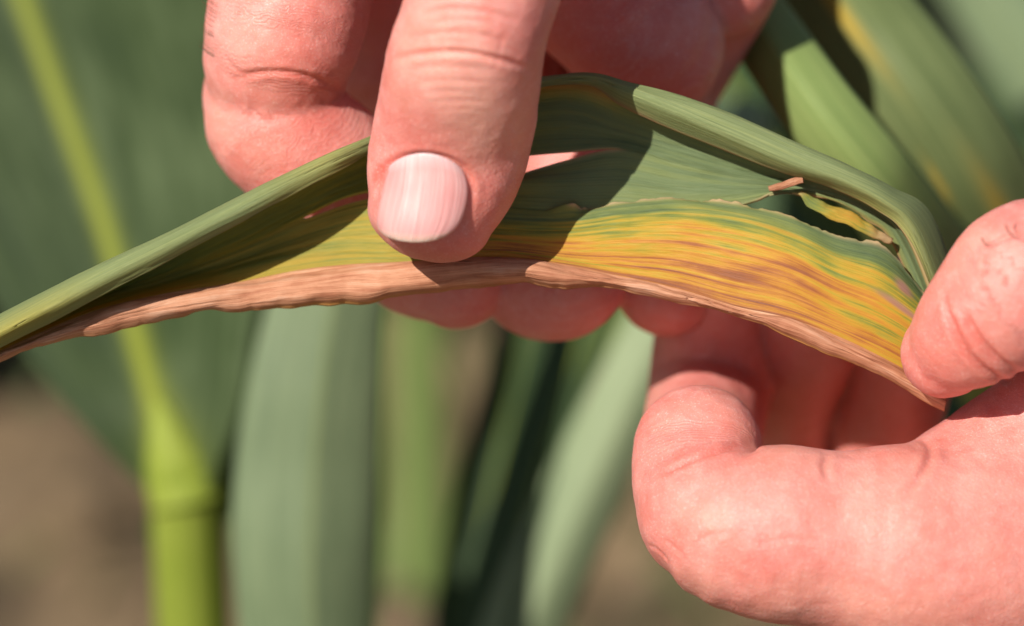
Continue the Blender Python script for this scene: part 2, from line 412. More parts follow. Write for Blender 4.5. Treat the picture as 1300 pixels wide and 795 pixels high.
def build_plants():
    # leek with the bright folded midrib, behind the tip end of the leaf
    g = ground_below(245, 660, 85)
    p1 = empty('leek_plant', g)
    tag(p1, 'leek plant with yellow green stalk and bright folded midrib beside brown soil', 'plant', 'leek plants standing behind the hands')
    rooted_stalk(p1, M_STEM, 236, 612, 85, 6.0, 9.5)
    stalk('collar', p1, M_STEM, [(240, 640, 85), (233, 606, 85), (224, 582, 84), (212, 548, 83), (200, 505, 83)], [6.25, 6.5, 5.4, 3.2, .6], nu=30)
    strap('leaf', p1, M_DIM, [(230, 636, 84), (196, 520, 84), (165, 410, 88), (124, 270, 92), (66, 110, 96), (4, -60, 100), (-70, -240, 110)],
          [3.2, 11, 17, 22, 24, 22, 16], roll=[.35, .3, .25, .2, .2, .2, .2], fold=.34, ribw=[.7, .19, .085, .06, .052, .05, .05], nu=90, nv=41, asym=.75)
    strap('leaf', p1, M_DIM, [(258, 640, 92), (268, 540, 98), (262, 420, 104), (232, 260, 112), (190, 90, 120), (120, -110, 130)],
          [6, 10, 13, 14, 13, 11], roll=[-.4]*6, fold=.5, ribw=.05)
    strap('leaf', p1, M_DIM, [(230, 700, 96), (300, 520, 122), (300, 330, 130), (280, 180, 136), (240, 40, 140), (200, -120, 150)],
          [6, 11, 14, 14, 14, 11], roll=.3, fold=.5, ribw=.05)
    # broad upright grey-green blade
    g = ground_below(400, 800, 62)
    p2 = empty('leek_plant', g)
    tag(p2, 'leek plant with one broad upright grey green blade under the held leaf', 'plant', 'leek plants standing behind the hands')
    rooted_stalk(p2, M_LIME, 402, 940, 66, 8, 9)
    strap('leaf', p2, M_BLUE, [(402, 960, 64), (396, 830, 62), (393, 700, 60), (398, 590, 60), (408, 480, 60), (424, 370, 62), (446, 240, 66), (468, 90, 72), (480, -90, 80)],
          [7, 10, 11, 11.2, 10.3, 9, 8.5, 7.5, 6], roll=[-.25]*9, fold=-.34, ribw=.02, nu=80, nv=33, curl=.12)
    strap('leaf', p2, M_DIM, [(430, 960, 90), (460, 760, 104), (466, 600, 112), (456, 430, 120), (410, 230, 128), (330, 20, 136), (260, -140, 150)],
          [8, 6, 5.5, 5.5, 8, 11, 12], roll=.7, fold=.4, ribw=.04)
    # pale blade and dark ones between the two hands
    g = ground_below(690, 860, 60)
    p3 = empty('leek_plant', g)
    tag(p3, 'leek plant with a narrow pale green blade slanting up between the hands', 'plant', 'leek plants standing behind the hands')
    rooted_stalk(p3, M_LIME, 650, 960, 74, 8, 9)
    strap('leaf', p3, M_PALE, [(600, 960, 98), (655, 830, 96), (709, 705, 95), (756, 600, 95), (803, 500, 95), (850, 400, 96), (908, 270, 100), (965, 130, 106)],
          [6.6, 6.8, 6.8, 6.6, 6.3, 5.8, 5.0, 4.0], roll=[-.1]*8, fold=-.5, ribw=.03, curl=.2)
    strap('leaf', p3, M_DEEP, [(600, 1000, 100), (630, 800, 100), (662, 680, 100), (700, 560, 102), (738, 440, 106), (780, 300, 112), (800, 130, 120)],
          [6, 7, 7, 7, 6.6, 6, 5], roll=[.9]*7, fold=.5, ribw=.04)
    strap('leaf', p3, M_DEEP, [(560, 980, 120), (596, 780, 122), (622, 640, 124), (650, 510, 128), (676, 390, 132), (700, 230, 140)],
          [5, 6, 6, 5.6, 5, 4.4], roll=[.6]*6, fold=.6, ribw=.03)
    # leaves leaning across the upper right
    g = ground_below(1330, 560, 90)
    p4 = empty('leek_plant', g)
    tag(p4, 'leek plant with thick leaves leaning across behind the rolled leaf, one yellow spotted', 'plant', 'leek plants standing behind the hands')
    rooted_stalk(p4, M_LIME, 1330, 470, 84, 9, 11)
    strap('leaf', p4, M_LIME, [(1330, 560, 84), (1235, 400, 36), (1125, 250, 16), (1042, 145, 14), (960, 25, 20), (890, -80, 34), (810, -180, 60)],
          [8, 6.5, 5.4, 5.0, 4.6, 4, 3], roll=[.15]*7, fold=-.7, ribw=.004, curl=.2)
    strap('leaf', p4, M_OLIVE, [(1345, 520, 84), (1325, 400, 50), (1250, 250, 34), (1165, 120, 30), (1075, 0, 34), (985, -120, 48), (900, -220, 66)],
          [9, 8.6, 8.3, 8.2, 8, 7, 5], roll=[.1]*7, fold=-.5, ribw=.004, curl=.18,
          spots=((.43, .12, .035), (.66, -.2, .03), (.5, -.5, .012)))
    strap('leaf', p4, M_BLUE, [(1350, 600, 110), (1440, 320, 150), (1360, 150, 160), (1270, 20, 170), (1180, -110, 180)],
          [9, 9, 9, 8.6, 7], roll=[.3]*5, fold=-.4, ribw=.03)
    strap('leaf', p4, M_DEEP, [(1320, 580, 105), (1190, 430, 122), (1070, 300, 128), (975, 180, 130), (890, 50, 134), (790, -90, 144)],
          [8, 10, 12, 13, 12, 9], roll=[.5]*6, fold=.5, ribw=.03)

def far_plant(seed, mats):
    r = random.Random(seed); root = empty('leek_plant', (0, 0, 0)); h = r.uniform(.12, .17)
    k = np.linspace(0, 1, 6)
    stalk('stalk', root, M_LIME, np.stack([k*0, k*0, -.02 + k*h], -1), np.linspace(.011, .008, 6), world=True)
    az0 = r.uniform(-.4, .4)
    for i in range(7):
        side = 1 if i % 2 else -1; a = az0 + (0 if side > 0 else math.pi) + r.uniform(-.35, .35)
        L = r.uniform(.24, .40); out = r.uniform(.35, .75); droop = r.uniform(.0, .8)
        t = np.linspace(0, 1, 7); rad_ = L*out*(t + .35*t*t)*.8; zz = h - .03 + L*(t*(1.05-out*.45) - droop*.45*t**3)
        pts = np.stack([np.cos(a)*rad_, np.sin(a)*rad_, zz], -1)
        strap('leaf', root, mats[i % len(mats)], pts, np.array([.5, .9, 1, .95, .8, .5, .12])*r.uniform(.014, .021), roll=0, fold=.45, ribw=.07, nu=28, nv=11, world=True)
    return root

def build_far():
    protos = [far_plant(s, m) for s, m in ((3, [M_DEEP, M_BLUE]), (8, [M_DEEP, M_DEEP, M_LIME]), (21, [M_BLUE, M_DEEP, M_LIME]))]
    spots = []
    for row, y in enumerate((.50, .72, .95, 1.2)):
        for x in np.arange(-.51, .52, .17):
            spots.append((x + random.uniform(-.03, .03), y + random.uniform(-.03, .03)))
    # one bed gap where the soil shows
    spots = [(x, y) for x, y in spots if not (-.24 < x < -.045 and y < .6) ]
    spots += [(-.03, .64), (.03, .58), (-.215, .57), (-.12, .66)]
    used = set()
    for x, y in spots:
        i = random.randrange(3); pr = protos[i]; rz = random.uniform(0, 6.28); s = random.uniform(.85, 1.15)
        if i not in used: root = pr; used.add(i); ch = list(pr.children)
        else:
            root = pr.copy(); COL.objects.link(root); ch = []
            for c in pr.children:
                q = c.copy(); COL.objects.link(q); q.parent = root
        root.location = (x, y, -.02); root.rotation_euler = (0, 0, rz); root.scale = (s, s, s)
        tag(root, 'blurred green leek plant growing in the rows farther back', 'plant', 'leek plants in the rows behind')
build_plants(); build_far()

# ------------------------------------------------------------------ the sick leaf in the hands
XS = np.array([-60, 30, 120, 210, 300, 380, 440, 500, 570, 640, 720, 790, 860, 930, 1000, 1060, 1115, 1160, 1200], float)
def rowpts(spec):
    "spec: list of (x, y, d) -> sampled at smooth common stations by own parameter"
    return np.array([P(*s) for s in spec])

U_ROWS = {}
def R(name, ys, ds, xs=None):
    x = XS if xs is None else np.asarray(xs, float)
    assert len(ys) == len(x) == len(ds), (name, len(ys), len(ds), len(x))
    U_ROWS[name] = np.array([P(a, b, c) for a, b, c in zip(x, ys, ds)])

#        -60   30  120  210  300  380  440  500  570  640  720  790  860  930 1000 1060 1115 1160 1200
R('edge',  [472, 425, 377, 332, 285, 241, 209, 178, 146, 118, 106, 133, 160, 192, 219, 236, 262, 300, 392],
           [-6, -6, -7, -7.5, -7, -6, -4.6, -2, 1, 1, -1, -2.2, -2.6, -2.8, -3, -3, -3.5, -4, -4],
   xs=    [-60,  30, 120, 210, 300, 380, 440, 500, 570, 640, 742, 790, 850, 925, 995, 1055, 1110, 1150, 1188])
R('front', [455, 406, 358, 313, 267, 226, 197, 170, 141, 112, 100, 117, 142, 174, 206, 228, 255, 292, 396],
           [-9, -9, -9, -9, -8.2, -6.8, -5.8, -2.6, 0.5, 0.5, -1.8, -4.4, -5.6, -6, -6, -6, -5.5, -4, -2],
   xs=    [-60,  30, 120, 210, 300, 380, 440, 500, 570, 640, 740, 796, 858, 934, 1008, 1070, 1124, 1164, 1204])
R('top',   [432, 384, 339, 297, 252, 213, 186, 161, 136, 110, 96, 108, 124, 152, 186, 214, 240, 276, 398],
           [-5, -5, -6, -6.5, -6, -5.5, -5, -2.5, 1.5, 1.5, -1.2, -3.4, -4, -4.2, -4.2, -3.6, -1.5, 2, 5],
   xs=    [-60,  30, 120, 210, 300, 380, 440, 500, 570, 640, 738, 800, 864, 940, 1020, 1080, 1132, 1182, 1226])
R('back',  [455, 400, 354, 310, 264, 224, 194, 166, 140, 114, 102, 122, 146, 178, 208, 230, 256, 292, 402],
           [1, 1, 1, 1, 1, 1, 1, 1, 3, 3, 1.5, -1, -1, -1.5, -1.5, -1, 0, 3, 5],
   xs=    [-60,  30, 120, 210, 300, 380, 440, 500, 570, 640, 730, 796, 860, 934, 1008, 1068, 1122, 1166, 1212])
R('in1',   [470, 416, 370, 328, 282, 240, 210, 186, 166, 150, 140, 160, 182, 206, 224, 238, 262, 300, 400],
           [4, 4, 4, 4, 4, 4, 3.5, 2.5, 3, 3, 2, 1.6, 1.5, 1, 0.4, -1.2, -1.2, -1, 0],
   xs=    [-60,  30, 120, 210, 300, 380, 440, 500, 570, 640, 724, 792, 860, 932, 1004, 1062, 1114, 1152, 1196])
R('slit',  [472, 423, 380, 345, 306, 268, 240, 222, 210, 202, 195, 190, 208, 224, 234, 244, 268, 298, 398],
           [6, 6, 6, 6, 5.5, 5, 4, 2.5, 2.5, 2.5, 2, 1.7, 1.4, 0.9, 0.4, 0, 0, 0.5, 1],
   xs=    [-60,  30, 120, 210, 300, 380, 440, 500, 570, 640, 720, 790, 860, 930, 1000, 1058, 1108, 1142, 1186])
R('tear',  [474, 425, 384, 352, 318, 280, 254, 245, 254, 264, 270, 272, 272, 262, 246, 254, 278, 304, 392],
           [5, 5, 5.5, 6, 6, 5, 4, 2, 1.5, 1.5, 1.1, 0.9, 0.5, 0.2, 0.1, 0.6, 0.6, 1, 1.6],
   xs=    [-60,  30, 120, 210, 300, 380, 440, 500, 570, 640, 720, 790, 860, 930, 1000, 1055, 1100, 1132, 1172])
# lower flap: its torn upper rim bulges out in front of the upper half
R('rim',   [474, 425, 384, 352, 318, 280, 254, 245, 254, 264, 268, 259, 254, 260, 274, 298, 312, 345, 405],
           [5, 5, 5.5, 6, 6, 5, 4, 2, 1.5, 1.3, 0.8, -0.2, -0.8, -1.4, -2, -2.4, -2.2, -1.6, -0.6],
   xs=    [-60,  30, 120, 210, 300, 380, 440, 500, 570, 640, 720, 790, 860, 930, 1000, 1060, 1122, 1152, 1190])
R('mid1',  [475, 427, 388, 359, 330, 302, 284, 281, 286, 292, 294, 287, 284, 292, 312, 340, 360, 390, 424],
           [4, 4, 4.5, 5.2, 5.4, 4.6, 3.5, 1.5, 1, 0.8, 0, -1.6, -2.8, -3.6, -4.2, -4.4, -4, -3, -1.6])
R('mid2',  [476, 429, 392, 366, 342, 322, 312, 312, 312, 314, 322, 324, 328, 342, 360, 388, 410, 436, 462],
           [1.5, 1.5, 2, 3.4, 4.2, 3.6, 2.8, 1, 0.6, 0.4, -0.4, -2, -3.2, -4.2, -5, -5, -4.4, -3.2, -2])
R('dry0',  [478, 433, 396, 374, 360, 344, 337, 334, 330, 328, 338, 352, 367, 388, 404, 426, 452, 476, 496],
           [-2, -2, -1.6, 0.2, 1.8, 1.8, 1.2, 0, 0, -0.4, -1.4, -2.6, -3.6, -4.6, -5.4, -5.4, -4.6, -3.4, -2.4])
R('dry1',  [481, 437, 403, 382, 366, 356, 348, 345, 338, 334, 344, 357, 372, 393, 408, 432, 458, 482, 503],
           [-3.2, -3.4, -3.2, -1.8, -0.4, -0.6, -1.2, -2, -1.8, -2.2, -2.8, -3.6, -4.6, -5.6, -6.4, -6.4, -5.6, -4.4, -3.2])
R('dry2',  [485, 442, 417, 399, 386, 377, 372, 368, 358, 350, 354, 364, 378, 398, 414, 443, 468, 492, 514],
           [-3.2, -3.4, -3.4, -2, -0.6, -0.8, -1.4, -2.2, -2, -2.4, -3, -3.8, -4.8, -5.6, -6.4, -6.2, -5.4, -4.2, -3])
R('dry3',  [488, 446, 428, 411, 390, 389, 385, 380, 371, 363, 364, 372, 385, 404, 421, 450, 475, 500, 523],
           [-2, -2.2, -2, -0.6, 0.8, 1.2, 0.8, 0, 0, -0.4, -1.2, -2.4, -3.4, -4.4, -5.2, -5, -4.2, -3, -2])

NU = 520
def sheet(rows, vs, nv, gap=None):
    """loft the named rows; returns V (NU,nv,3), v (nv), x pixel (NU,nv)"""
    A = np.stack([U_ROWS[r] for r in rows], 0)                # (rows, stations, 3)
    t = np.linspace(0, len(XS) - 1, NU)
    B = np.stack([cr(np.arange(len(XS)), a, t) for a in A], 0) # (rows, NU, 3)
    v = np.linspace(vs[0], vs[-1], nv)
    C = cr(vs, B.reshape(len(rows), -1), v).reshape(nv, NU, 3).transpose(1, 0, 2)
    px = 650 + C[..., 0] / (PXMM * (DIST - C[..., 2]) / DIST)
    return C, v, px

def normals(C):
    n = np.cross(np.gradient(C, axis=0), np.gradient(C, axis=1)); return n / (np.linalg.norm(n, axis=2)[..., None] + 1e-9)

def push(C, px, v, amp, su, sv, seed):
    "uneven relief along the surface normal"
    q = np.stack([px.ravel()*su, np.tile(v, C.shape[0])*sv, np.full(px.size, seed*3.7)], -1)
    return C + normals(C) * (amp * vnoise(q, seed).reshape(px.shape))[..., None]

def relief(C, px, v):
    C = push(C, px, v, .28, .009, 9, 17); C = push(C, px, v, .07, .004, 40, 18); return push(C, px, v, .10, .035, 20, 19)

def solid(o, th):
    md = o.modifiers.new('thickness', 'SOLIDIFY'); md.thickness = th*.001; md.offset = 0
    return o

def lens(px, a, b, hmax, skew=1.0):
    t = np.clip((px - a)/(b - a), 0, 1); return hmax * np.maximum(np.sin(np.pi*t**skew), 0)

def build_leaf():
    root = empty('leaf', to_world(P(60, 425, 0)))
    tag(root, 'diseased folded leek leaf held in both hands, yellow streaked with dry brown edge', 'leaf')
    def uvof(px, v): return np.stack([px.ravel()/1300.0*3, np.tile(v, px.shape[0])], -1)
    def flat(a): return np.asarray(a, float).ravel()
    # --- rolled edge (its waxy underside faces out)
    C, v, px = sheet(['edge', 'front', 'top', 'back'], [0, .35, .75, 1.0], 44)
    C = push(C, px, v, .22, .012, 5, 3); C = push(C, px, v, .05, .03, 40, 4)
    C = C + normals(C)*0
    vv = np.tile(v, NU).reshape(NU, -1)
    rim = np.clip(np.exp(-(vv/.035)**2) * (sstep(690, 730, px) * (.9 - .4*sstep(900, 960, px)) + .25) +
                  np.exp(-(vv/.10)**2)*sstep(700, 730, px)*(1-sstep(790, 860, px)), 0, 1)
    ill = .75*(1 - sstep(0, 150, px))*np.exp(-((vv-.35)/.22)**2) + .25*(1-sstep(120, 330, px))*np.exp(-((vv-.15)/.2)**2) + .5*sstep(1030, 1120, px)*np.exp(-(vv/.25)**2) + .35*(1-sstep(420, 500, px))*sstep(300, 420, px)
    solid(mesh_obj('rolled_edge', to_world(C.reshape(-1, 3)), grid_faces(NU, len(v)), M_BACK, root,
          {'ill': flat(ill), 'streak': flat(.25 + ill*.9), 'rim': flat(rim)}, uvof(px, v)), .45)
    # --- upper half of the blade, above the slit
    C, v, px = sheet(['back', 'in1', 'slit'], [0, .12, .30], 40)
    C = relief(C, px, v)
    lift = np.zeros_like(px); wv = sstep(.19, .30, np.tile(v, NU).reshape(NU, -1))
    C[..., 1] += wv * .12 * lens(px, 590, 792, 1.0)
    vv = np.tile(v, NU).reshape(NU, -1)
    green = .14 + .10*sstep(760, 560, px) + .40*(1-sstep(.0, .10, vv))*sstep(640, 700, px)*(1-sstep(760, 830, px))
    rim = np.exp(-((vv-.30)/.006)**2) * sstep(600, 640, px)*(1-sstep(780, 795, px))*.8
    keep = None
    solid(mesh_obj('upper_blade', to_world(C.reshape(-1, 3)), grid_faces(NU, len(v)), M_BLADE, root,
          {'ill': flat(green), 'streak': flat(.20 + 0*px), 'rim': flat(rim), 'bloom': flat(.8*sstep(600, 800, px)), 'lesion': flat(0*px)}, uvof(px, v)), .4)
    # --- band between the slit and the tear
    C, v, px = sheet(['slit', 'tear'], [.30, .52], 46)
    vv = np.tile(v, NU).reshape(NU, -1)
    C = relief(C, px, v)
    wv = 1 - sstep(.30, .42, vv)
    C[..., 1] -= wv * 2.6 * np.clip((792-px)/152, 0, 1)**1.5*sstep(560, 630, px); C[..., 2] -= wv*.8*lens(px, 560, 792, 1.0)
    wt = sstep(.44, .52, vv)
    C[..., 1] += wt * .42 * lens(px, 385, 560, 1.0, .6)
    rim = np.exp(-((vv-.30)/.008)**2)*sstep(560, 600, px)*(1-sstep(780, 800, px)) + np.exp(-((vv-.52)/.014)**2)*(sstep(690, 720, px)*.7)*(vnoise(np.stack([px.ravel()*.06, px.ravel()*0, px.ravel()*0], -1), 31).reshape(px.shape)*.5+.7)
    ill = .17 + .11*sstep(760, 480, px) + .05*sstep(.36, .5, vv) + .40*np.exp(-((vv-.53)/.05)**2)*sstep(990, 1030, px)
    C[..., 1] += np.exp(-((vv-.52)/.02)**2)*.25*vnoise(np.stack([px.ravel()*.05, px.ravel()*0, px.ravel()*0], -1), 41).reshape(px.shape)*sstep(725, 760, px)
    solid(mesh_obj('torn_band', to_world(C.reshape(-1, 3)), grid_faces(NU, len(v)), M_BLADE, root,
          {'ill': flat(ill), 'streak': flat(.22 + .5*sstep(990, 1030, px)*np.exp(-((vv-.53)/.06)**2)), 'rim': flat(rim), 'bloom': flat(.85*sstep(560, 760, px)), 'lesion': flat(0*px)}, uvof(px, v)), .4)
    # --- lower half with the yellow and orange streaks
    C, v, px = sheet(['rim', 'mid1', 'mid2', 'dry0'], [.52, .68, .84, 1.0], 96)
    vv = np.tile(v, NU).reshape(NU, -1); u = (vv - .52)/.48
    C0 = C.copy(); C = relief(C, px, v); C = C0 + (C - C0)*(1 - sstep(.92, 1, vv))[..., None]
    wt = 1 - sstep(.52, .62, vv); C[..., 1] -= wt * .55 * lens(px, 385, 560, 1.0, .6)
    tear_n = vnoise(np.stack([px.ravel()*.045, px.ravel()*0, px.ravel()*0 + 2], -1), 23).reshape(px.shape)
    C[..., 1] += np.exp(-((vv-.52)/.02)**2)*.35*tear_n*sstep(720, 750, px)
    rag = vnoise(np.stack([px.ravel()*.21, px.ravel()*0, px.ravel()*0 + 4], -1), 24).reshape(px.shape)
    C[..., 1] += np.exp(-((vv-.52)/.012)**2)*.14*rag*sstep(720, 740, px)
    lip = sstep(690, 722, px)*(1-sstep(726, 738, px))*np.exp(-((vv-.52)/.03)**2)
    C[..., 1] += lip*.9; C[..., 2] += lip*1.4
    left = 1 - sstep(560, 660, px)
    ill_l_lift = .315 + .05*sstep(.55, 1, u) + .14*(1-sstep(180, 330, px))*sstep(.2, .9, u) - .03*sstep(300, 200, px)  # left yellowing raised to brighten the inside shaded by the roll
    prof = cr([0, .07, .16, .27, .40, .55, .72, .88, 1.0], [.25, .19, .19, .27, .40, .47, .52, .54, .60], np.clip(u, 0, 1).ravel()).reshape(u.shape)
    # necrotic heart around the middle of the right half, greener toward the right end
    core = np.exp(-(((px-960)/150)**2 + ((u-.70)/.26)**2)); prof = prof + .11*core
    rg = sstep(1040, 1130, px); prof = prof*(1-rg) + rg*(.17 + .27*sstep(.10, .36, u) + .04*sstep(.5, .9, u))
    prof = prof - .10*np.exp(-(((px-1110)/70)**2 + ((u-.72)/.10)**2)) - .16*sstep(980, 1040, px)*(1-sstep(.05, .22, u))*.6
    ill = ill_l_lift*left + prof*(1-left)
    les = 1.0*np.exp(-(((px-1146)/11)**2 + ((u-.24)/.055)**2)**1.5) + .85*np.exp(-(((px-1142)/32)**2 + ((u-.42-(px-1142)*.0005)/.035)**2)**2)
    rim = np.exp(-((vv-.52)/.013)**2)*(sstep(715, 730, px)*1.3)*(.65+.5*tear_n) + .5*np.exp(-((vv-.52)/.004)**2)*sstep(380, 400, px)*(1-sstep(480, 560, px))
    solid(mesh_obj('lower_blade', to_world(C.reshape(-1, 3)), grid_faces(NU, len(v)), M_BLADE, root,
          {'ill': flat(ill), 'streak': flat((.26 + .52*(1-left)*sstep(.02, .3, u))), 'rim': flat(rim), 'bloom': flat(.45*(1-left)*(1-sstep(.08, .30, u)) + .25*left), 'lesion': flat(les)}, uvof(px, v)), .4)  # waxy bloom; its left share lightens the shaded inside
    # --- dry brown margin, curled
    C, v, px = sheet(['dry0', 'dry1', 'dry2', 'dry3'], [0, .33, .72, 1.0], 40)
    vv = np.tile(v, NU).reshape(NU, -1)
    C0 = C.copy(); C = push(C, px, v, .55, .012, 2.0, 27); C = push(C, px, v, .32, .028, 3, 28); C = push(C, px, v, .07, .06, 6, 30); C = push(C, px, v, .07, .012, 22, 29)
    C = C0 + (C - C0)*sstep(0, .15, vv)[..., None]
    C[..., 1] += sstep(.3, 1, vv)*.06*vnoise(np.stack([px.ravel()*.11, px.ravel()*0, px.ravel()*0+8], -1), 34).reshape(px.shape)
    C[..., 1] += sstep(.4, 1, vv)*.42*vnoise(np.stack([px.ravel()*.03, px.ravel()*0, px.ravel()*0+5], -1), 33).reshape(px.shape)
    solid(mesh_obj('dry_margin', to_world(C.reshape(-1, 3)), grid_faces(NU, len(v)), M_DRY, root,
          {'rim': flat(np.exp(-((vv-1)/.10)**2)*(.3+.7*(np.exp(-((px-420)/90)**2)+np.exp(-((px-1010)/60)**2))) + np.exp(-(vv/.06)**2)*.3)}, np.stack([px.ravel()/1300*3, np.tile(v*.25+1, NU)], -1)), .35)
    # --- small torn shreds
    def shred(name, mid, hw, mat, roll=0.0, **at):
        Cc = np.array([P(*m) for m in mid]); seg = np.arange(len(mid)); t = np.linspace(0, len(mid)-1, 50)
        c = cr(seg, Cc, t); wd = cr(seg, np.array(hw, float), t); T = np.gradient(c, axis=0); T /= np.linalg.norm(T, axis=1)[:, None]
        X = np.cross(T, [0, 0, 1.0]); X /= np.linalg.norm(X, axis=1)[:, None]; X = X*math.cos(roll) + np.array([0, 0, 1.0])*math.sin(roll)
        a = np.linspace(-1, 1, 9); V = c[:, None] + X[:, None]*(wd[:, None]*a[None])[..., None]; V[..., 2] += (.25*(1-a**2))[None]
        V += .12*vnoise(V.reshape(-1, 3)*1.1, 51).reshape(50, 9)[..., None]
        n = 50*9; full = {k: (np.full(n, x) if np.isscalar(x) else np.repeat(x(t/(len(mid)-1)), 9)) for k, x in at.items()}
        return solid(mesh_obj(name, to_world(V.reshape(-1, 3)), grid_faces(50, 9), mat, root, full,
                     np.stack([np.repeat(t, 9)*.2, np.tile(a*.1, 50)], -1)), .3)
    shred('torn_shred', [(976, 240, -1.0), (992, 236, -1.8), (1008, 231, -2.6), (1019, 228, -3.2)], [.25, .35, .42, .38], M_DRY, .2, rim=0.0)
    shred('torn_shred', [(1016, 244, -.6), (1030, 257, -1.4), (1052, 268, -1.9), (1080, 279, -2.0), (1105, 293, -1.8), (1132, 307, -1.2)], [.25, .7, .85, .9, .75, .3], M_BLADE, .3,
          ill=lambda t: .33+.3*sstep(.7, 1, t)-.1*np.sin(t*9), streak=.3, rim=lambda t: sstep(.72, .95, t)+.6*(1-sstep(.0, .12, t)), bloom=.1, lesion=0.0)
    return root
LEAF = build_leaf()

# ------------------------------------------------------------------ hands: an implicit body turned into one continuous surface
class Chain:
    def __init__(self, pts, rad, wax=(1, 0, 0), pdir=None, n=22, cap=None):
        C = np.array([P(*p) for p in pts]); sc = np.array([(DIST + p[2]) / DIST for p in pts])
        r = np.array([(a, a) if np.isscalar(a) else a for a in rad], float) * sc[:, None]
        seg = np.concatenate([[0], np.cumsum(np.linalg.norm(np.diff(C, axis=0), axis=1))])
        t = np.linspace(0, seg[-1], n); self.c = cr(seg, C, t); self.r = np.maximum(cr(seg, r, t), .5); self.s = t
        T = np.gradient(self.c, axis=0); self.T = T / np.linalg.norm(T, axis=1)[:, None]
        W = np.array(wax, float)[None] - self.T * (self.T @ np.array(wax, float))[:, None]
        self.W = W / np.linalg.norm(W, axis=1)[:, None]; self.N = np.cross(self.W, self.T)
        self.pdir = pdir; self.cap = cap
        m = self.r.max() + 7; self.lo = self.c.min(0) - m; self.hi = self.c.max(0) + m
    def dist(self, q):
        best = np.full(len(q), 1e9, np.float32); bi = np.zeros(len(q), np.int16); bt = np.zeros(len(q), np.float32)
        c = self.c.astype(np.float32)
        for i in range(len(c) - 1):
            a, b = c[i], c[i+1]; ab = b - a; d = q - a
            t = np.clip((d @ ab) / (ab @ ab), 0, 1); e = d - t[:, None]*ab; d2 = np.einsum('ij,ij->i', e, e)
            k = d2 < best; best[k] = d2[k]; bi[k] = i; bt[k] = t[k]
        t1 = bt[:, None]; lerp = lambda A: (A[bi]*(1-t1) + A[bi+1]*t1)
        cc = lerp(self.c); v = q - cc; W = lerp(self.W); N = lerp(self.N); T = lerp(self.T); r = lerp(self.r)
        rl = np.minimum(r[:, 0], r[:, 1])
        if self.cap: rl = np.where(bi == len(c)-2, self.cap, rl)
        w_ = (v*W).sum(1)/r[:, 0]; n_ = (v*N).sum(1)/r[:, 1]; t_ = (v*T).sum(1)/rl
        k = np.sqrt(w_*w_ + n_*n_ + t_*t_) + 1e-6
        L = np.linalg.norm(v, axis=1)
        dd = L*(1 - 1/k); dd = np.where(L < .3, -r.min(1), dd)
        return dd.astype(np.float32), (self.s[bi]*(1-bt) + self.s[bi+1]*bt).astype(np.float32)

def smin(a, b, k):
    h = np.maximum(k - np.abs(a - b), 0)/k; return np.minimum(a, b) - h*h*k*.25

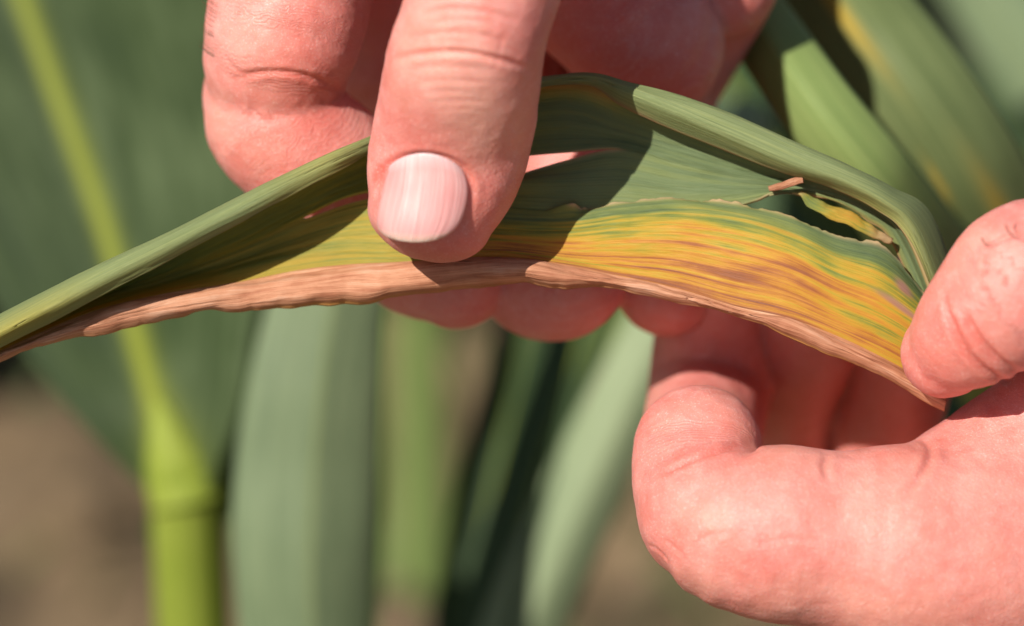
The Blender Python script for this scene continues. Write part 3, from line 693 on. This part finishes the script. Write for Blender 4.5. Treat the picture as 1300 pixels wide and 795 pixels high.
class Body:
    def __init__(self, groups, lo, hi, step):
        """groups: list of (chain list, k inside the group, k to the rest)"""
        self.groups = groups; self.chains = [c for g in groups for c in g[0]]
        self.lo = np.array(lo, float); self.step = step
        m = 4; nc = np.ceil((np.array(hi) - self.lo)/(step*m)).astype(int) + 1; n = (nc - 1)*m + 1; self.n = n
        axc = [self.lo[i] + np.arange(nc[i])*step*m for i in range(3)]
        Dc = self.evalpts(np.stack(np.meshgrid(*axc, indexing='ij'), -1).reshape(-1, 3))[0].reshape(nc)
        D = Dc
        for ax in range(3):                              # coarse field spread over the fine grid
            x = np.arange(n[ax])/m; i = np.minimum(np.floor(x).astype(int), nc[ax]-2); f = (x - i).astype(np.float32)
            shp = [1, 1, 1]; shp[ax] = -1; f = f.reshape(shp)
            D = np.take(D, i, axis=ax)*(1-f) + np.take(D, i+1, axis=ax)*f
        S = np.zeros(n, np.float32); ID = np.zeros(n, np.int16)
        band = np.argwhere(np.abs(D) < step*4.2)
        d, s_, i_ = self.evalpts(self.lo + band*step)
        k = (band[:, 0], band[:, 1], band[:, 2]); D[k] = d; S[k] = s_; ID[k] = i_
        self.D, self.S, self.ID = D, S, ID
    def evalpts(self, q):
        q = q.astype(np.float32); n = len(q)
        D = np.full(n, 30.0, np.float32); B = np.full(n, 1e3, np.float32); S = np.zeros(n, np.float32); ID = np.zeros(n, np.int16); cid = 0
        for chains, kin, kout in self.groups:
            G = np.full(n, 60.0, np.float32)
            for ch in chains:
                k = np.where(((q > ch.lo) & (q < ch.hi)).all(1))[0]
                if len(k):
                    d, s = ch.dist(q[k]); better = d < B[k]; kb = k[better]
                    B[kb] = d[better]; S[kb] = s[better]; ID[kb] = cid; G[k] = smin(G[k], d, kin)
                cid += 1
            D = smin(D, G, kout)
        return D, S, ID
    def mesh(self):
        D = self.D; n = np.array(D.shape); ins = D < 0
        c8 = [ins[a:n[0]-1+a, b:n[1]-1+b, c:n[2]-1+c] for a in (0, 1) for b in (0, 1) for c in (0, 1)]
        cnt = sum(x.astype(np.int8) for x in c8); act = (cnt > 0) & (cnt < 8)
        idx = np.argwhere(act); vid = np.full(act.shape, -1, np.int64); vid[act] = np.arange(len(idx))
        acc = np.zeros((len(idx), 3)); num = np.zeros(len(idx))
        corners = [(a, b, c) for a in (0, 1) for b in (0, 1) for c in (0, 1)]
        for p in corners:
            for k in range(3):
                if p[k]: continue
                q = list(p); q[k] = 1
                va = D[idx[:, 0]+p[0], idx[:, 1]+p[1], idx[:, 2]+p[2]]; vb = D[idx[:, 0]+q[0], idx[:, 1]+q[1], idx[:, 2]+q[2]]
                m = (va < 0) != (vb < 0); t = np.where(m, va/(va-vb+1e-12), 0)
                pos = np.tile(np.array(p, float), (len(idx), 1)); pos[:, k] += t
                acc[m] += pos[m]; num[m] += 1
        V = self.lo + (idx + acc/num[:, None])*self.step
        F = []
        for k in range(3):
            i, j = (k+1) % 3, (k+2) % 3
            sa = [slice(None)]*3; sb = [slice(None)]*3; sa[k] = slice(0, -1); sb[k] = slice(1, None)
            A = ins[tuple(sa)]; Bq = ins[tuple(sb)]; e = np.argwhere(A != Bq)
            e = e[(e[:, i] > 0) & (e[:, j] > 0) & (e[:, i] < n[i]-1) & (e[:, j] < n[j]-1)]
            sgn = A[e[:, 0], e[:, 1], e[:, 2]]
            def g(di, dj):
                q = e.copy(); q[:, i] -= di; q[:, j] -= dj; return vid[q[:, 0], q[:, 1], q[:, 2]]
            quad = np.stack([g(1, 1), g(0, 1), g(0, 0), g(1, 0)], -1)
            quad[~sgn] = quad[~sgn][:, ::-1]; F.append(quad)
        F = np.concatenate(F); F = F[(F >= 0).all(1)]
        used, F = np.unique(F, return_inverse=True); F = F.reshape(-1, 4); V = V[used]
        E = np.concatenate([F[:, [0, 1]], F[:, [1, 2]], F[:, [2, 3]], F[:, [3, 0]]])
        deg = np.bincount(E[:, 0], minlength=len(V)) + np.bincount(E[:, 1], minlength=len(V))
        for it in range(6):
            L = np.stack([np.bincount(E[:, 0], V[E[:, 1], d], len(V)) + np.bincount(E[:, 1], V[E[:, 0], d], len(V)) for d in range(3)], -1)/np.maximum(deg, 1)[:, None]
            V = V + (.5 if it % 2 == 0 else -.48)*(L - V)
        gi = np.clip(np.round((V - self.lo)/self.step).astype(int), 0, n-1)
        return V, F, self.S[gi[:, 0], gi[:, 1], gi[:, 2]], self.ID[gi[:, 0], gi[:, 1], gi[:, 2]]
    def sample(self, q):
        g = (np.asarray(q) - self.lo)/self.step; i = np.clip(np.floor(g).astype(int), 0, self.n-2); f = np.clip(g-i, 0, 1); r = 0
        for a in (0, 1):
            for b in (0, 1):
                for c in (0, 1):
                    r = r + self.D[i[:, 0]+a, i[:, 1]+b, i[:, 2]+c]*(f[:, 0] if a else 1-f[:, 0])*(f[:, 1] if b else 1-f[:, 1])*(f[:, 2] if c else 1-f[:, 2])
        return r
    def march(self, pxy):
        "first skin point met on the line of sight of each photo pixel"
        pxy = np.asarray(pxy, float); ds = np.arange(-60, 60, .25)
        k = PXMM*(DIST + ds)/DIST
        Q = np.stack([(pxy[:, 0:1]-650)*k, -(pxy[:, 1:2]-397.5)*k, np.broadcast_to(-ds, (len(pxy), len(ds)))], -1)
        f = self.sample(Q.reshape(-1, 3)).reshape(len(pxy), len(ds)); neg = f < 0; i = np.argmax(neg, axis=1); ok = neg.any(1)
        j = np.maximum(i-1, 0); r = np.arange(len(pxy)); fa, fb = f[r, j], f[r, i]
        t = np.clip(fa/(fa-fb+1e-9), 0, 1)[:, None]; out = Q[r, j]*(1-t) + Q[r, i]*t
        out[~ok] = np.nan
        return out

def polydist(V, pl, rmax):
    d = np.full(len(V), 1e9); tt = np.zeros(len(V)); n = len(pl)-1
    sel = np.where(((V > pl.min(0)-rmax) & (V < pl.max(0)+rmax)).all(1))[0]; q = V[sel]; dd = np.full(len(sel), 1e9); t0 = np.zeros(len(sel))
    for i in range(n):
        a, b = pl[i], pl[i+1]; ab = b-a; t = np.clip(((q-a)@ab)/(ab@ab+1e-9), 0, 1); e = np.linalg.norm(q-a-t[:, None]*ab, axis=1)
        k = e < dd; dd[k] = e[k]; t0[k] = (i+t[k])/n
    d[sel] = dd; tt[sel] = t0; return d, tt

def catmull(V, F, S, ID):
    "one level of Catmull-Clark subdivision"
    n, m = len(V), len(F); fp = V[F].mean(1)
    E = np.concatenate([F[:, [0, 1]], F[:, [1, 2]], F[:, [2, 3]], F[:, [3, 0]]]); Es = np.sort(E, axis=1)
    key, inv = np.unique(Es[:, 0]*n + Es[:, 1], return_inverse=True); ne = len(key); e0, e1 = key // n, key % n
    cnt = np.bincount(inv, minlength=ne); fi = np.tile(np.arange(m), 4)
    fsum = np.stack([np.bincount(inv, fp[fi, d], ne) for d in range(3)], -1)/cnt[:, None]
    mid = .5*(V[e0] + V[e1]); ep = .5*mid + .5*fsum
    deg = np.bincount(F.ravel(), minlength=n).astype(float); deg = np.maximum(deg, 1)
    Fa = np.stack([np.bincount(F.ravel(), np.repeat(fp[:, d], 4), n) for d in range(3)], -1)/deg[:, None]
    ed = np.maximum(np.bincount(e0, minlength=n) + np.bincount(e1, minlength=n), 1)
    Ra = np.stack([np.bincount(e0, mid[:, d], n) + np.bincount(e1, mid[:, d], n) for d in range(3)], -1)/ed[:, None]
    nv = (Fa + 2*Ra + (deg-3)[:, None]*V)/deg[:, None]
    ei = inv.reshape(4, m) + n; c = np.arange(m) + n + ne
    Q = np.concatenate([np.stack([F[:, k], ei[k], c, ei[k-1]], -1) for k in range(4)])
    return (np.concatenate([nv, ep, fp]), Q, np.concatenate([S, .5*(S[e0]+S[e1]), S[F].mean(1)]), np.concatenate([ID, ID[e0], ID[F[:, 0]]]))

def dab(arr, V, c, r, a):
    k = np.where((np.abs(V - c) < 2.6*r).all(1))[0]; arr[k] += a*np.exp(-((V[k]-c)**2).sum(1)/(r*r))

def hand(name, label, body, creases, redden, palen, group, base):
    V, F, S, ID = body.mesh()
    root = empty('hand', to_world(P(*base)))
    tag(root, label, 'hand', group)
    V, Fq, S, ID = catmull(V, F, S.astype(float), ID)
    nV = len(V); fn = np.cross(V[Fq[:, 2]] - V[Fq[:, 0]], V[Fq[:, 3]] - V[Fq[:, 1]])
    Nn = np.stack([sum(np.bincount(Fq[:, c], fn[:, d], nV) for c in range(4)) for d in range(3)], -1)
    Nn /= np.linalg.norm(Nn, axis=1)[:, None] + 1e-12
    pal = np.zeros(nV)
    for i, ch in enumerate(body.chains):
        if ch.pdir is not None:
            pd = np.array(ch.pdir, float); pd /= np.linalg.norm(pd); k = ID == i; pal[k] = sstep(-.1, .45, Nn[k] @ pd)
    red = np.zeros(nV); pale = np.zeros(nV); disp = .10*vnoise(V*.22, 61) + .06*vnoise(V*.55, 62) + .03*vnoise(V*1.3, 63)
    for (pts, wd, dp, rd) in creases:
        t = np.linspace(0, len(pts)-1, 26); pp = cr(np.arange(len(pts)), np.array(pts, float), t)
        pl = body.march(pp); pl = pl[~np.isnan(pl[:, 0])]
        if len(pl) < 3: continue
        d, tt = polydist(V, pl, wd*6); taper = np.clip(np.sin(np.pi*np.clip(tt, .0, 1))*1.6, 0, 1)
        k = np.where(d < 100)[0]; d = d[k]; taper = taper[k]
        disp[k] += taper*(-dp*np.exp(-(d/wd)**2) + dp*.32*np.exp(-((d-2.2*wd)/(1.1*wd))**2)); red[k] += rd*np.exp(-(d/(wd*2.2))**2)*taper
    for (px, py, r, a) in redden:
        c = body.march([(px, py)])[0]
        if not np.isnan(c[0]): dab(red, V, c, r, a)
    for (px, py, r, a) in palen:
        c = body.march([(px, py)])[0]
        if not np.isnan(c[0]): dab(pale, V, c, r, a)
    V = V + Nn*disp[:, None]
    mesh_obj('skin', to_world(V), Fq, M_SKIN, root, {'along': S, 'palmar': pal, 'red': np.clip(red, 0, 1), 'pale': np.clip(pale, 0, 1)})
    return root

def hairs(root, body, strands, seed):
    r = random.Random(seed)
    for pts, rad in strands:
        base = body.march([pts[0]])[0]
        if np.isnan(base[0]): continue
        line = [base]; k = 0
        for p in pts[1:]:
            k += 1; q = body.march([p])[0]
            if np.isnan(q[0]): q = np.array([*P(p[0], p[1], -line[-1][2])[:2], line[-1][2]])
            line.append(q + np.array([0, 0, .45 + .5*k]))
        t = np.linspace(0, len(line)-1, 20); c = cr(np.arange(len(line)), np.array(line), t)
        T = np.gradient(c, axis=0); T /= np.linalg.norm(T, axis=1)[:, None]; X = np.cross(T, [0, 0, 1.0]); X /= np.linalg.norm(X, axis=1)[:, None]; N = np.cross(X, T)
        th = np.linspace(0, 2*np.pi, 6); rr = rad*(1-.75*t/t[-1])
        Vv = c[:, None] + (X[:, None]*np.cos(th)[None, :, None] + N[:, None]*np.sin(th)[None, :, None])*rr[:, None, None]
        mesh_obj('hair', to_world(Vv.reshape(-1, 3)), grid_faces(20, 6), M_HAIR, root)

def build_right_hand():
    cam_ = (0, 0, 1)
    thumb = Chain([(770, -420, 30), (715, -270, 8), (660, -140, -16), (612, 0, -21.5), (592, 70, -19), (582, 130, -14.2), (571, 185, -10.4), (558, 232, -9.6), (544, 278, -9.4)],
                  [(13, 13), (12, 12), (10.2, 10), (9.4, 9.0), (9.9, 9.2), (10.2, 8.8), (10.1, 8.5), (9.6, 8.7), (8.0, 8.2)], wax=(1, .24, .16), n=36, cap=5.2)
    idx1 = Chain([(470, -330, 40), (425, -200, 24), (382, -60, 12), (362, 30, 9), (352, 74, 11)], [11.5, 11, 10.3, 10.2, 9.4], pdir=cam_, n=18)
    idx2 = Chain([(343, 126, 15), (354, 160, 14), (415, 212, 16), (480, 268, 20), (535, 325, 21), (580, 352, 20)], [8.6, 9.0, 8.9, 8.4, 8.0, 6.6], pdir=(.3, .3, 1), n=26)
    mid1 = Chain([(580, -260, 40), (650, -130, 30), (740, -30, 23), (808, 38, 20), (830, 58, 22)], [11.5, 10.8, 10.0, 9.6, 9.0], pdir=cam_, n=18)
    mid2 = Chain([(826, 68, 27), (804, 130, 29), (752, 226, 30), (722, 315, 27), (700, 358, 22)], [8.6, 8.8, 8.8, 9.0, (9.6, 7.6)], wax=(1, .3, 0), pdir=(.2, .5, 1), n=24)
    rin1 = Chain([(730, -320, 46), (800, -180, 37), (860, -85, 31), (908, -28, 28)], [11, 10.2, 9.2, 8.2], pdir=cam_, n=16)
    rin2 = Chain([(905, -18, 32), (870, 40, 38), (825, 130, 43), (830, 250, 40), (846, 320, 32), (848, 358, 26)], [8.0, 8.2, 8.2, 8.2, 8.0, 7.0], pdir=(.2, .5, 1), n=24)
    pin1 = Chain([(880, -380, 62), (970, -260, 60), (1010, -220, 60), (960, -130, 64), (900, -30, 62)], [9.5, 8.6, 8, 7.4, 6.6], pdir=cam_, n=20)
    palm = Chain([(520, -110, 42), (560, -260, 48), (640, -400, 52), (740, -520, 58), (820, -680, 70), (900, -860, 90)], [(8, 8), (22, 12), (32, 14), (34, 15), (27, 17), (26, 18)], wax=(1, -.15, -.25), pdir=cam_, n=22)
    palmb = Chain([(700, -180, 54), (780, -330, 60), (800, -480, 62)], [10, 20, 26], wax=(1, -.3, 0), pdir=cam_, n=10)
    web_shade = Chain([(400, -150, 8), (490, -118, -8), (560, -116, -16), (640, -120, -18)], [10, 9, 9, 10], wax=(0, 1, 0), n=10)  # web above the frame, added and sagged to shade the curled fingers
    web = Chain([(430, -90, 34), (480, -10, 40), (520, 46, 44), (620, 60, 44)], [9, 11, 13, 12], wax=(0, 1, 0), n=10)
    body = Body([([palm, palmb], 8, 1), ([idx1, mid1, rin1, pin1], .8, 7), ([web], 1, 5), ([idx2, mid2, rin2], .5, .6), ([web_shade], 1, 5), ([thumb], 1, 3.0)],
                P(215, 460, 40)*[1, 1, 1] - [0, 0, 90], np.array([80, 118, 46.0]), .68)
    cre = [
        ([(496, 76), (530, 69), (570, 66), (610, 70), (650, 80), (672, 90)], .32, .42, .55),
        ([(510, 90), (550, 85), (590, 86), (630, 91)], .26, .08, .05),
        ([(520, 106), (570, 102), (630, 107)], .26, .09, .1),
        ([(515, 50), (555, 42), (600, 43), (650, 55)], .28, .15, .15),
        ([(530, 20), (570, 12), (620, 16), (660, 28)], .32, .25, .25),
        ([(545, 30), (590, 24), (640, 32)], .3, .14, .1),
        ([(530, 119), (565, 116), (610, 119)], .22, .06, .05),
        ([(530, 132), (580, 128), (625, 132)], .22, .05, .03),
        ([(552, 142), (590, 139), (622, 142)], .22, .05, .03),
        ([(560, 44), (562, 70), (566, 100)], .25, .08, 0),
        ([(640, 40), (634, 66), (626, 96)], .25, .08, 0),
        # folds round the nail
        ([(477, 268), (479, 240), (486, 217), (506, 203), (540, 196), (572, 203), (592, 219), (600, 245), (597, 278)], .40, .42, .6),
        ([(486, 206), (479, 220), (472, 238)], .34, .16, .9),
        # inside of the index finger
        ([(290, 102), (330, 93), (370, 93), (410, 104), (440, 122)], .40, .30, .8),
        ([(285, 70), (300, 88), (322, 94)], .3, .12, .3),
        ([(690, 70), (700, 84), (694, 104)], .5, .2, .2),
    ]
    redd = [(380, 110, 6, .35), (320, 200, 9, .35), (400, 170, 8, .30), (420, 60, 8, .2), (540, 180, 5, .35), (492, 300, 4, .35), (590, 310, 5, .45), (640, 250, 6, .25), (545, 322, 4, .5), (700, 400, 10, .5), (580, 385, 6, .5), (860, 400, 8, .5), (810, 50, 14, .5), (720, 60, 12, .6), (960, 20, 12, .4)]
    pale = [(600, 130, 6, .5), (565, 40, 6, .4), (320, 40, 6, .35), (275, 150, 5, .4), (625, 170, 6, .4)]
    root = hand('hand', 'right hand reaching down from above, its thumb with ridged nail pressing on the leaf', body, cre, redd, pale, 'hands holding the leaf', (760, -400, 40))
    # thumb nail: follows the thumb, sides tucked into the folds
    nu, nv = 34, 30
    Lx, Rx = [(492, 211), (488, 228), (484, 246), (480, 265), (477, 284), (482, 297)], [(587, 214), (594, 232), (594, 250), (590, 270), (583, 287), (569, 299)]
    top = lambda a: -19*(1-a*a); bot = lambda a: 10*(1-a*a)
    t = np.linspace(0, 1, nv); Lp = cr(np.linspace(0, 1, 6), np.array(Lx, float), t); Rp = cr(np.linspace(0, 1, 6), np.array(Rx, float), t)
    grid = []; a = np.linspace(-1, 1, nu)
    for i, ai in enumerate(a):
        q = Lp*(1-(ai+1)/2) + Rp*((ai+1)/2); q = q.copy(); q[:, 1] += top(ai)*(1-t)**2 + bot(ai)*t**2; grid.append(q)
    G = np.array(grid).reshape(-1, 2); V = body.march(G).reshape(nu, nv, 3)
    for it in range(14):                                         # fair the plate
        L = V.copy(); L[1:-1] = .5*(V[:-2]+V[2:]); V = .5*V + .5*L
        L = V.copy(); L[:, 1:-1] = .5*(V[:, :-2]+V[:, 2:]); V = .5*V + .5*L
    A, Tt = np.meshgrid(a, t, indexing='ij')
    tf = (t > .08) & (t < .62)
    for i in range(nu):
        kz = np.polyfit(t[tf], V[i, tf, 2], 1); V[i, :, 2] = .35*V[i, :, 2] + .65*np.polyval(kz, t)
    V[..., 2] += 1.8*t[None]
    out = .04 - .40*np.abs(A)**8 - .22*(1-Tt)**10 + .10*sstep(.35, 1, Tt)*(1-A**4) + .06*(1-A**2) - .30*sstep(.88, 1, Tt)**2
    n = -normals(V); n *= np.sign(n[..., 2:3]); V = V + n*out[..., None]
    rdg = vnoise(np.stack([A.ravel()*11, Tt.ravel()*.7, 0*A.ravel()], -1), 71).reshape(A.shape)*.05
    V = V + n*rdg[..., None]
    nl = mesh_obj('thumb_nail', to_world(V.reshape(-1, 3)), grid_faces(nu, nv), M_NAIL, root, None, np.stack([A.ravel()*.5+.5, Tt.ravel()], -1))
    nl['label'] = 'ridged shiny pink thumb nail'
    md = nl.modifiers.new('thickness', 'SOLIDIFY'); md.thickness = .00025; md.offset = -1
    md = nl.modifiers.new('sub', 'SUBSURF'); md.levels = 1; md.render_levels = 1
    hs = []
    r = random.Random(5)
    for i in range(16):
        y = r.uniform(0, 70); x = 266 + (70-y)*.06
        hs.append(([(x+6, y+4), (x-4, y-2), (x-8-r.uniform(0, 5), y-8-r.uniform(0, 6))], .045))
    hairs(root, body, hs, 5)
    return body

def build_left_hand():
    idx1 = Chain([(1560, 690, 22), (1420, 700, 8), (1270, 702, -3), (1185, 706, -6), (1120, 696, -8), (1050, 686, -9), (985, 677, -9.5), (928, 667, -9), (903, 652, -8)], [19, 17, 15.0, 14.4, 13.4, 11.4, 11.4, 10.3, 9.1], wax=(0, 1, 0), n=40)
    idx2 = Chain([(900, 652, -6), (889, 618, -4), (886, 588, -2), (886, 570, -1)], [8.7, 8.6, 8.4, 8.2], pdir=(.3, .2, 1), n=18)
    idx3 = Chain([(888, 592, 6), (893, 552, 22), (899, 505, 33), (906, 455, 34), (913, 400, 32), (920, 345, 26)], [7.6, 7.6, 7.8, 7.9, 7.8, 6.2], pdir=(.1, .2, 1), n=16)
    mid = Chain([(1260, 700, 36), (1140, 695, 42), (1030, 655, 52), (996, 570, 50), (1014, 480, 40), (1036, 400, 25), (1040, 350, 16)], [9, 8, 6.6, 6.3, 6.3, 6.4, 5.4], pdir=(0, .2, 1), n=26)
    rin = Chain([(1330, 720, 44), (1220, 700, 42), (1150, 655, 46), (1122, 575, 43), (1143, 490, 36), (1150, 430, 28), (1150, 380, 18)], [9, 8, 6.8, 6.5, 6.5, 6.3, 5.5], pdir=(0, .2, 1), n=26)
    palm = Chain([(1290, 690, 22), (1420, 700, 26), (1560, 690, 36), (1720, 680, 50), (1900, 680, 70)], [14, 20, 24, 24, 25], wax=(0, 1, 0), n=16)
    web = Chain([(1195, 630, 2), (1260, 590, 0), (1340, 545, 0), (1420, 480, 2)], [6.6, 8.0, 9.6, 12], wax=(1, 1, 0), n=14)
    th1 = Chain([(1560, 560, 22), (1480, 440, 10), (1400, 360, -6), (1330, 348, -14), (1296, 366, -16)], [15, 12.5, 10.6, 9.9, 9.5], wax=(0, 0, 1), n=20)
    th2 = Chain([(1300, 356, -16), (1262, 392, -15.5), (1225, 426, -12), (1203, 446, -9.5)], [9.4, 8.5, (8.2, 7.4), (6.6, 5.8)], wax=(.7, .7, 0), pdir=(-.3, -.6, .6), n=16)
    body = Body([([palm, web], 7, 1), ([idx1], 1, 6), ([th1], 1, 5), ([th2], 1, 2.2), ([idx2], 1, 1.2), ([idx3], .5, .8), ([mid, rin], .5, .5)],
                np.array([13, -50, -75.0]), np.array([118, 20, 32.0]), .68)
    cre = [
        ([(1196, 372), (1204, 400), (1222, 440), (1250, 470), (1290, 488)], .46, .55, .6),
        ([(1224, 392), (1236, 420), (1262, 452), (1300, 478)], .44, .52, .6),
        ([(1210, 400), (1222, 425), (1240, 448)], .28, .14, .2),
        ([(1168, 556), (1180, 566), (1180, 584), (1168, 606), (1150, 628)], .5, .36, .3),
        ([(1052, 574), (1047, 592), (1052, 616)], .5, .24, .2),
        ([(838, 606), (860, 592), (890, 580), (925, 570), (955, 566)], .48, .42, .45),
        ([(835, 606), (850, 596), (870, 590)], .3, .12, .2),
        ([(960, 690), (1010, 684), (1060, 690)], .3, .10, .1),
        ([(880, 694), (900, 680), (930, 676)], .3, .10, .1),
        ([(1235, 600), (1265, 580), (1300, 566)], .5, .14, .1),
        ([(820, 690), (838, 700), (852, 716)], .3, .16, .2), ([(840, 680), (856, 694), (872, 712)], .3, .12, .2),
    ]
    redd = [(870, 540, 8, .35), (1170, 450, 7, .35), (1230, 470, 8, .35), (920, 450, 10, .5), (1030, 500, 12, .6), (1130, 520, 12, .6), (880, 590, 6, .2), (1270, 380, 8, .15), (830, 660, 6, .2)]
    pale = [(1100, 640, 12, .25), (900, 640, 9, .15), (1260, 620, 12, .2), (1250, 330, 6, .2)]
    root = hand('hand', 'left hand reaching in low, thumb and curled index finger pinching the torn leaf end', body, cre, redd, pale, 'hands holding the leaf', (1560, 690, 36))
    hs = []
    r = random.Random(11)
    hs += [([(1246, 302), (1250, 310), (1262, 306), (1280, 296), (1296, 300)], .095), ([(1276, 284), (1280, 296), (1292, 302), (1304, 300)], .085), ([(1290, 284), (1286, 292), (1296, 296)], .07)]
    hairs(root, body, hs, 11)
    return body

RB = build_right_hand()
LB = build_left_hand()
